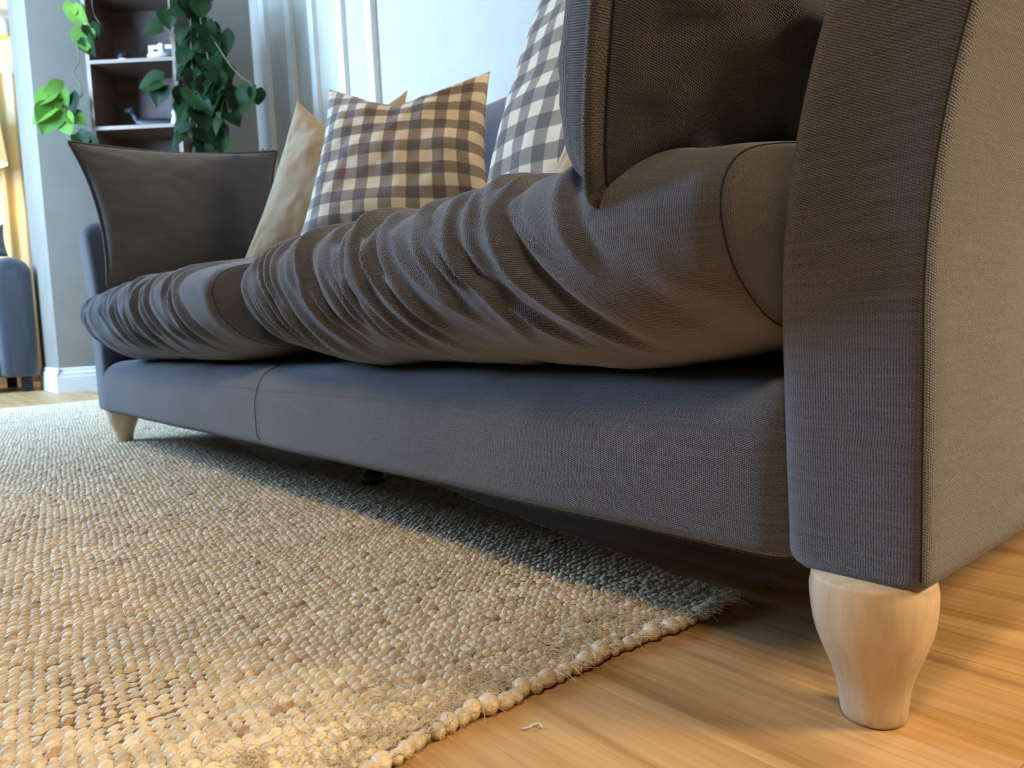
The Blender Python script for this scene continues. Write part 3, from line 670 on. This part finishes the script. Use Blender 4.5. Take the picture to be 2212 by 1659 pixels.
for px, py, dx, dy, dn, s, br, v in ((157, 8, -.2, 1, .3, .085, 1, 0), (163, 22, .6, 1, .3, .10, 1, 1), (178, 62, .2, 1, .2, .125, 1, 2), (192, 55, .5, .8, .3, .09, 0, 0), (186, 82, .3, 1, .2, .10, 0, 1),
        (112, 195, -.3, .5, .7, .13, 1, 2), (138, 190, -.4, .2, .7, .10, 1, 0), (130, 200, .2, .9, .5, .11, 1, 1), (150, 205, .2, 1, .4, .12, 0, 2), (118, 232, -1, .6, .5, .15, 1, 0), (120, 235, -.5, 1, .6, .15, 1, 1), (140, 250, .3, .9, .5, .12, 1, 2), (152, 250, .9, .4, .5, .10, 1, 0),
        (168, 290, .6, .6, .3, .09, 0, 1), (186, 298, .8, .8, .3, .10, 0, 0), (180, 290, -.2, 1, .4, .09, 0, 2)):
    place_leaf(e, o_, at_d(px, py, DL-.02), scr(dx, dy, dn*.4), scr(random.uniform(-.4, .4), random.uniform(-.5, .2), 1), s*1.05, 'leaf_backlit' if br else 'leaf', v)
# right mass of vines
e, o_ = plant((.42, .13), 'dense dark green trailing plant with heart leaves hanging down the bookcase side')
strands = [[(372, -40), (366, 10), (360, 40), (370, 90), (374, 150), (372, 210), (366, 240)], [(400, -40), (408, 60), (415, 140), (410, 220), (412, 300)], [(420, -40), (425, 50), (432, 130), (428, 200), (440, 290), (455, 335)],
           [(440, -40), (440, 20), (462, 50), (478, 80)], [(455, 150), (470, 200), (488, 215), (495, 260)], [(410, -40), (412, 80), (418, 190), (425, 270), (435, 340)]]
strands[4] = [(420, -40), (436, 60)]+strands[4]; strands.append([(440, -40), (452, 60), (490, 130), (520, 165), (540, 178), (547, 190), (548, 205)])
for s in strands:
    D0 = random.uniform(4.12, 4.40); last = len(s) == 7 and s[-1][0] > 540; p = vine(e, o_, s, D0, .003)
    k = 70 if last else 999 if s is strands[0] else 14
    while k < len(p)-1:
        sd = random.choice((-1, 1)); q = p[k]
        place_leaf(e, o_, q+scr(sd*.015, 0, .01), scr(sd*random.uniform(.1, .9), random.uniform(.5, 1.2), random.uniform(-.1, .5)), scr(sd*random.uniform(0, .8), random.uniform(-.7, .1), 1), random.uniform(.085, .145), 'leaf', random.randrange(3))
        k += random.choice((3, 4, 5))
for _ in range(46):
    py = random.uniform(-10, 330); px = random.gauss(428+min(60, py*.10), 24); px = min(max(px, 398), 492)
    place_leaf(e, o_, at_d(px, py, random.uniform(4.15, 4.5)), scr(random.uniform(-.8, .8), random.uniform(.3, 1.1), random.uniform(-.1, .5)), scr(random.uniform(-.7, .7), random.uniform(-.8, .1), 1), random.uniform(.09, .15), 'leaf', random.randrange(3))
for px, py, dx, dy, s in ((352, 60, -1, .1, .12), (350, 175, -1, .15, .14), (352, 185, -.4, 1, .12), (362, 20, .1, 1, .11), (455, 85, .0, 1, .11), (478, 70, .2, 1, .13), (455, 125, .7, .8, .13), (485, 195, .6, 1, .13)):
    place_leaf(e, o_, at_d(px, py, 4.2), scr(dx, dy, .1), scr(.1, -.4, 1), s, 'leaf', 0)

# ------------------------------------------------------------------ the space beyond the opening
s2 = empty('second_sofa', (-5.95, -.35, 0), 'navy grey sofa with a rounded arm standing beyond the wall opening', 'sofa')
def arm2():
    rows = []
    for x, ins in [(-5.50, .06), (-5.49, .03), (-5.488, .0)][::-1]+[(-5.6, 0), (-6.3, 0)]:
        pass
    xs = [(-5.470, .055), (-5.476, .030), (-5.488, .012), (-5.51, 0), (-5.8, 0), (-6.35, 0)]
    for x, i in xs:
        a = []
        y0, y1, zb, zt = .055+i, .275-i, .10+i*.4, .86-i; r = .10-i*.6
        for k in range(15): t = math.pi*k/14; a.append((x, (y0+y1)/2+math.cos(t)*(y1-y0)/2, zt-r+math.sin(t)*r))
        a += [(x, y0, .6), (x, y0+.004, .35), (x, y0+.01, zb+.02), (x, y0+.03, zb), (x, y1-.03, zb), (x, y1-.01, zb+.02), (x, y1-.002, .35), (x, y1, .6)]; rows.append(a)
    me = grid(np.array(rows), False, True, None, True); me.transform(Matrix.Translation((5.95, .35, 0))); return me
obj('arm', arm2(), 'navy', s2)
def lb(name, x0, y0, z0, x1, y1, z1, m, b=.03, p=s2): return box(name, x0+5.95, y0+.35, z0, x1+5.95, y1+.35, z1, m, p, b)
lb('seat_base', -6.35, -1.1, .12, -5.53, .06, .34, 'navy'); lb('seat_pad', -6.3, -1.1, .34, -5.50, .05, .50, 'navy', .05); lb('backrest', -6.5, -1.1, .12, -6.25, .1, .85, 'navy', .05)
for x, y in ((-5.55, .2), (-6.3, .2), (-5.55, -1.0), (-6.3, -1.0)): lb('leg', x-.03, y-.03, 0, x+.03, y+.03, .13, 'black_plastic', .004)
pillow('bolster_cushion', [(-5.60, -.28, .87), (-5.62, .175, .875), (-5.70, .175, 1.09), (-5.68, -.28, 1.07)], .06, 'navy', 'dark grey cushion resting on the arm of the second sofa', .05, seed=31, n=24, group='cushions on the second sofa')
# tripod floor lamp, lit
tl = empty('floor_lamp', (-6.82, .17, 0), 'lit tripod floor lamp with a cream drum shade behind the second sofa', 'lamp')
m, nt, b = mat('lit_lamp_shade'); b.inputs['Base Color'].default_value = (.9, .8, .5, 1); b.inputs['Emission Color'].default_value = (1.0, .80, .36, 1); b.inputs['Emission Strength'].default_value = .75; M['shade'] = m
def shade_mesh():
    a = np.linspace(0, 2*math.pi, 40, endpoint=False)
    return grid(np.array([[(r*math.cos(t), r*math.sin(t), z) for t in a] for r, z in ((.195, 1.70), (.155, 2.12), (.160, 2.12), (.200, 1.70), (.195, 1.70))]), False, True)
obj('lamp_shade', shade_mesh(), 'shade', tl)
M['lamp_wood'] = wood('pale_lamp_wood', (.45, .32, .18), (.55, .42, .25), (.62, .5, .32), (30, 30, 4), .5, False)
for a in (.2, 2.3, 4.4): obj('leg', tube([(.02*math.cos(a), .02*math.sin(a), 1.62), (.25*math.cos(a), .25*math.sin(a), .0)], .014, 10), 'lamp_wood', tl)
obj('stem', tube([(0, 0, 1.55), (0, 0, 1.86)], .012, 10), 'lamp_wood', tl)
l = bpy.data.lights.new('floor_lamp_bulb', 'POINT'); l.energy = 34; l.color = (1, .72, .32); l.shadow_soft_size = .05
lo = bpy.data.objects.new('floor_lamp_bulb', l); COL.objects.link(lo); lo.location = (-6.82, .17, 1.93)
# curtain hanging on the far wall, and the wall spotlight
cy_ = np.linspace(.36, .95, 90); P = np.array([[(-7.12+.03*math.sin(y*55)+.01*math.sin(y*23), y, z) for z in (.05, 1.2, 2.5)] for y in cy_])
cpl = obj('curtain', grid(P, False, False), plain('cream_curtain', (.72, .62, .40), .9, .1)); tag(cpl, 'cream curtain hanging in folds behind the floor lamp', 'curtain')
sp_ = at_d(4, 60, 6.0); so = empty('spotlight', tuple(sp_), 'small white spotlight with a glowing amber lens high on the far wall', 'spotlight')
me = lathe([(.001, -.07), (.035, -.07), (.05, -.05), (.055, .04), (.05, .07), (.001, .075)], 24); obj('housing', me, 'white_paint', so)
m, nt, b = mat('amber_lens'); b.inputs['Base Color'].default_value = (1, .5, .1, 1); b.inputs['Emission Color'].default_value = (1, .45, .08, 1); b.inputs['Emission Strength'].default_value = 1.2
obj('lens', lathe([(.001, -.085), (.028, -.083), (.045, -.072), (.045, -.066), (.001, -.066)], 24), m, so)
obj('bracket', tube([(0, 0, .03), (-.2, 0, .08), (-7.2-sp_[0], 0, .10)], .012, 8), 'white_paint', so)

# ------------------------------------------------------------------ lint and a scrap of yarn on the floor
def at_z(px, py, z): d = ray(px, py); return CAM + d*(z-CAM[2])/d[2]
def fluff(name, c, size, n, material, label, cat):
    r = random.Random(5); vs_, fs_ = [], []
    for _ in range(n):
        a, b, L = r.uniform(0, 6.28), r.uniform(0, 6.28), size*r.uniform(.3, .8); p0 = np.array([r.gauss(0, size*.35), r.gauss(0, size*.35), abs(r.gauss(0, size*.22))])
        d = np.array([math.cos(a), math.sin(a), r.uniform(-.1, .5)]); e_ = np.array([math.cos(b), math.sin(b), r.uniform(-.2, .2)]); k = len(vs_); w = size*.013
        sd = np.cross(d, (0, 0, 1)); sd /= np.linalg.norm(sd)
        for t in (0, .33, .66, 1):
            q = p0+d*L*t*.7+e_*L*t*t*1.1; q[2] = max(q[2], .0004); vs_ += [q+sd*w, q-sd*w, q+np.array([0, 0, w*1.5])]
        for i in range(3):
            for s_ in range(3): fs_.append((k+i*3+s_, k+i*3+(s_+1) % 3, k+i*3+3+(s_+1) % 3, k+i*3+3+s_))
    o = obj(name, mesh(vs_, fs_), material, None, tuple(c)); tag(o, label, cat); return o
M['lint'] = plain('pale_lint', (.62, .60, .56), .9, .1)
fluff('dust_fluff', at_z(1650, 1262, 0), .016, 520, 'lint', 'soft pale ball of lint on the floor under the sofa edge', 'lint')
yp = at_z(1128, 1575, 0.0012); o = obj('yarn_scrap', tube(spline([(0, 0, 0), (.003, .004, .001), (.002, .008, .0005), (.005, .012, .0012), (.009, .011, 0)], 24), .0008, 6), 'lint', None, tuple(yp)); tag(o, 'tiny curled scrap of white yarn on the wooden floor beside the rug edge', 'yarn')
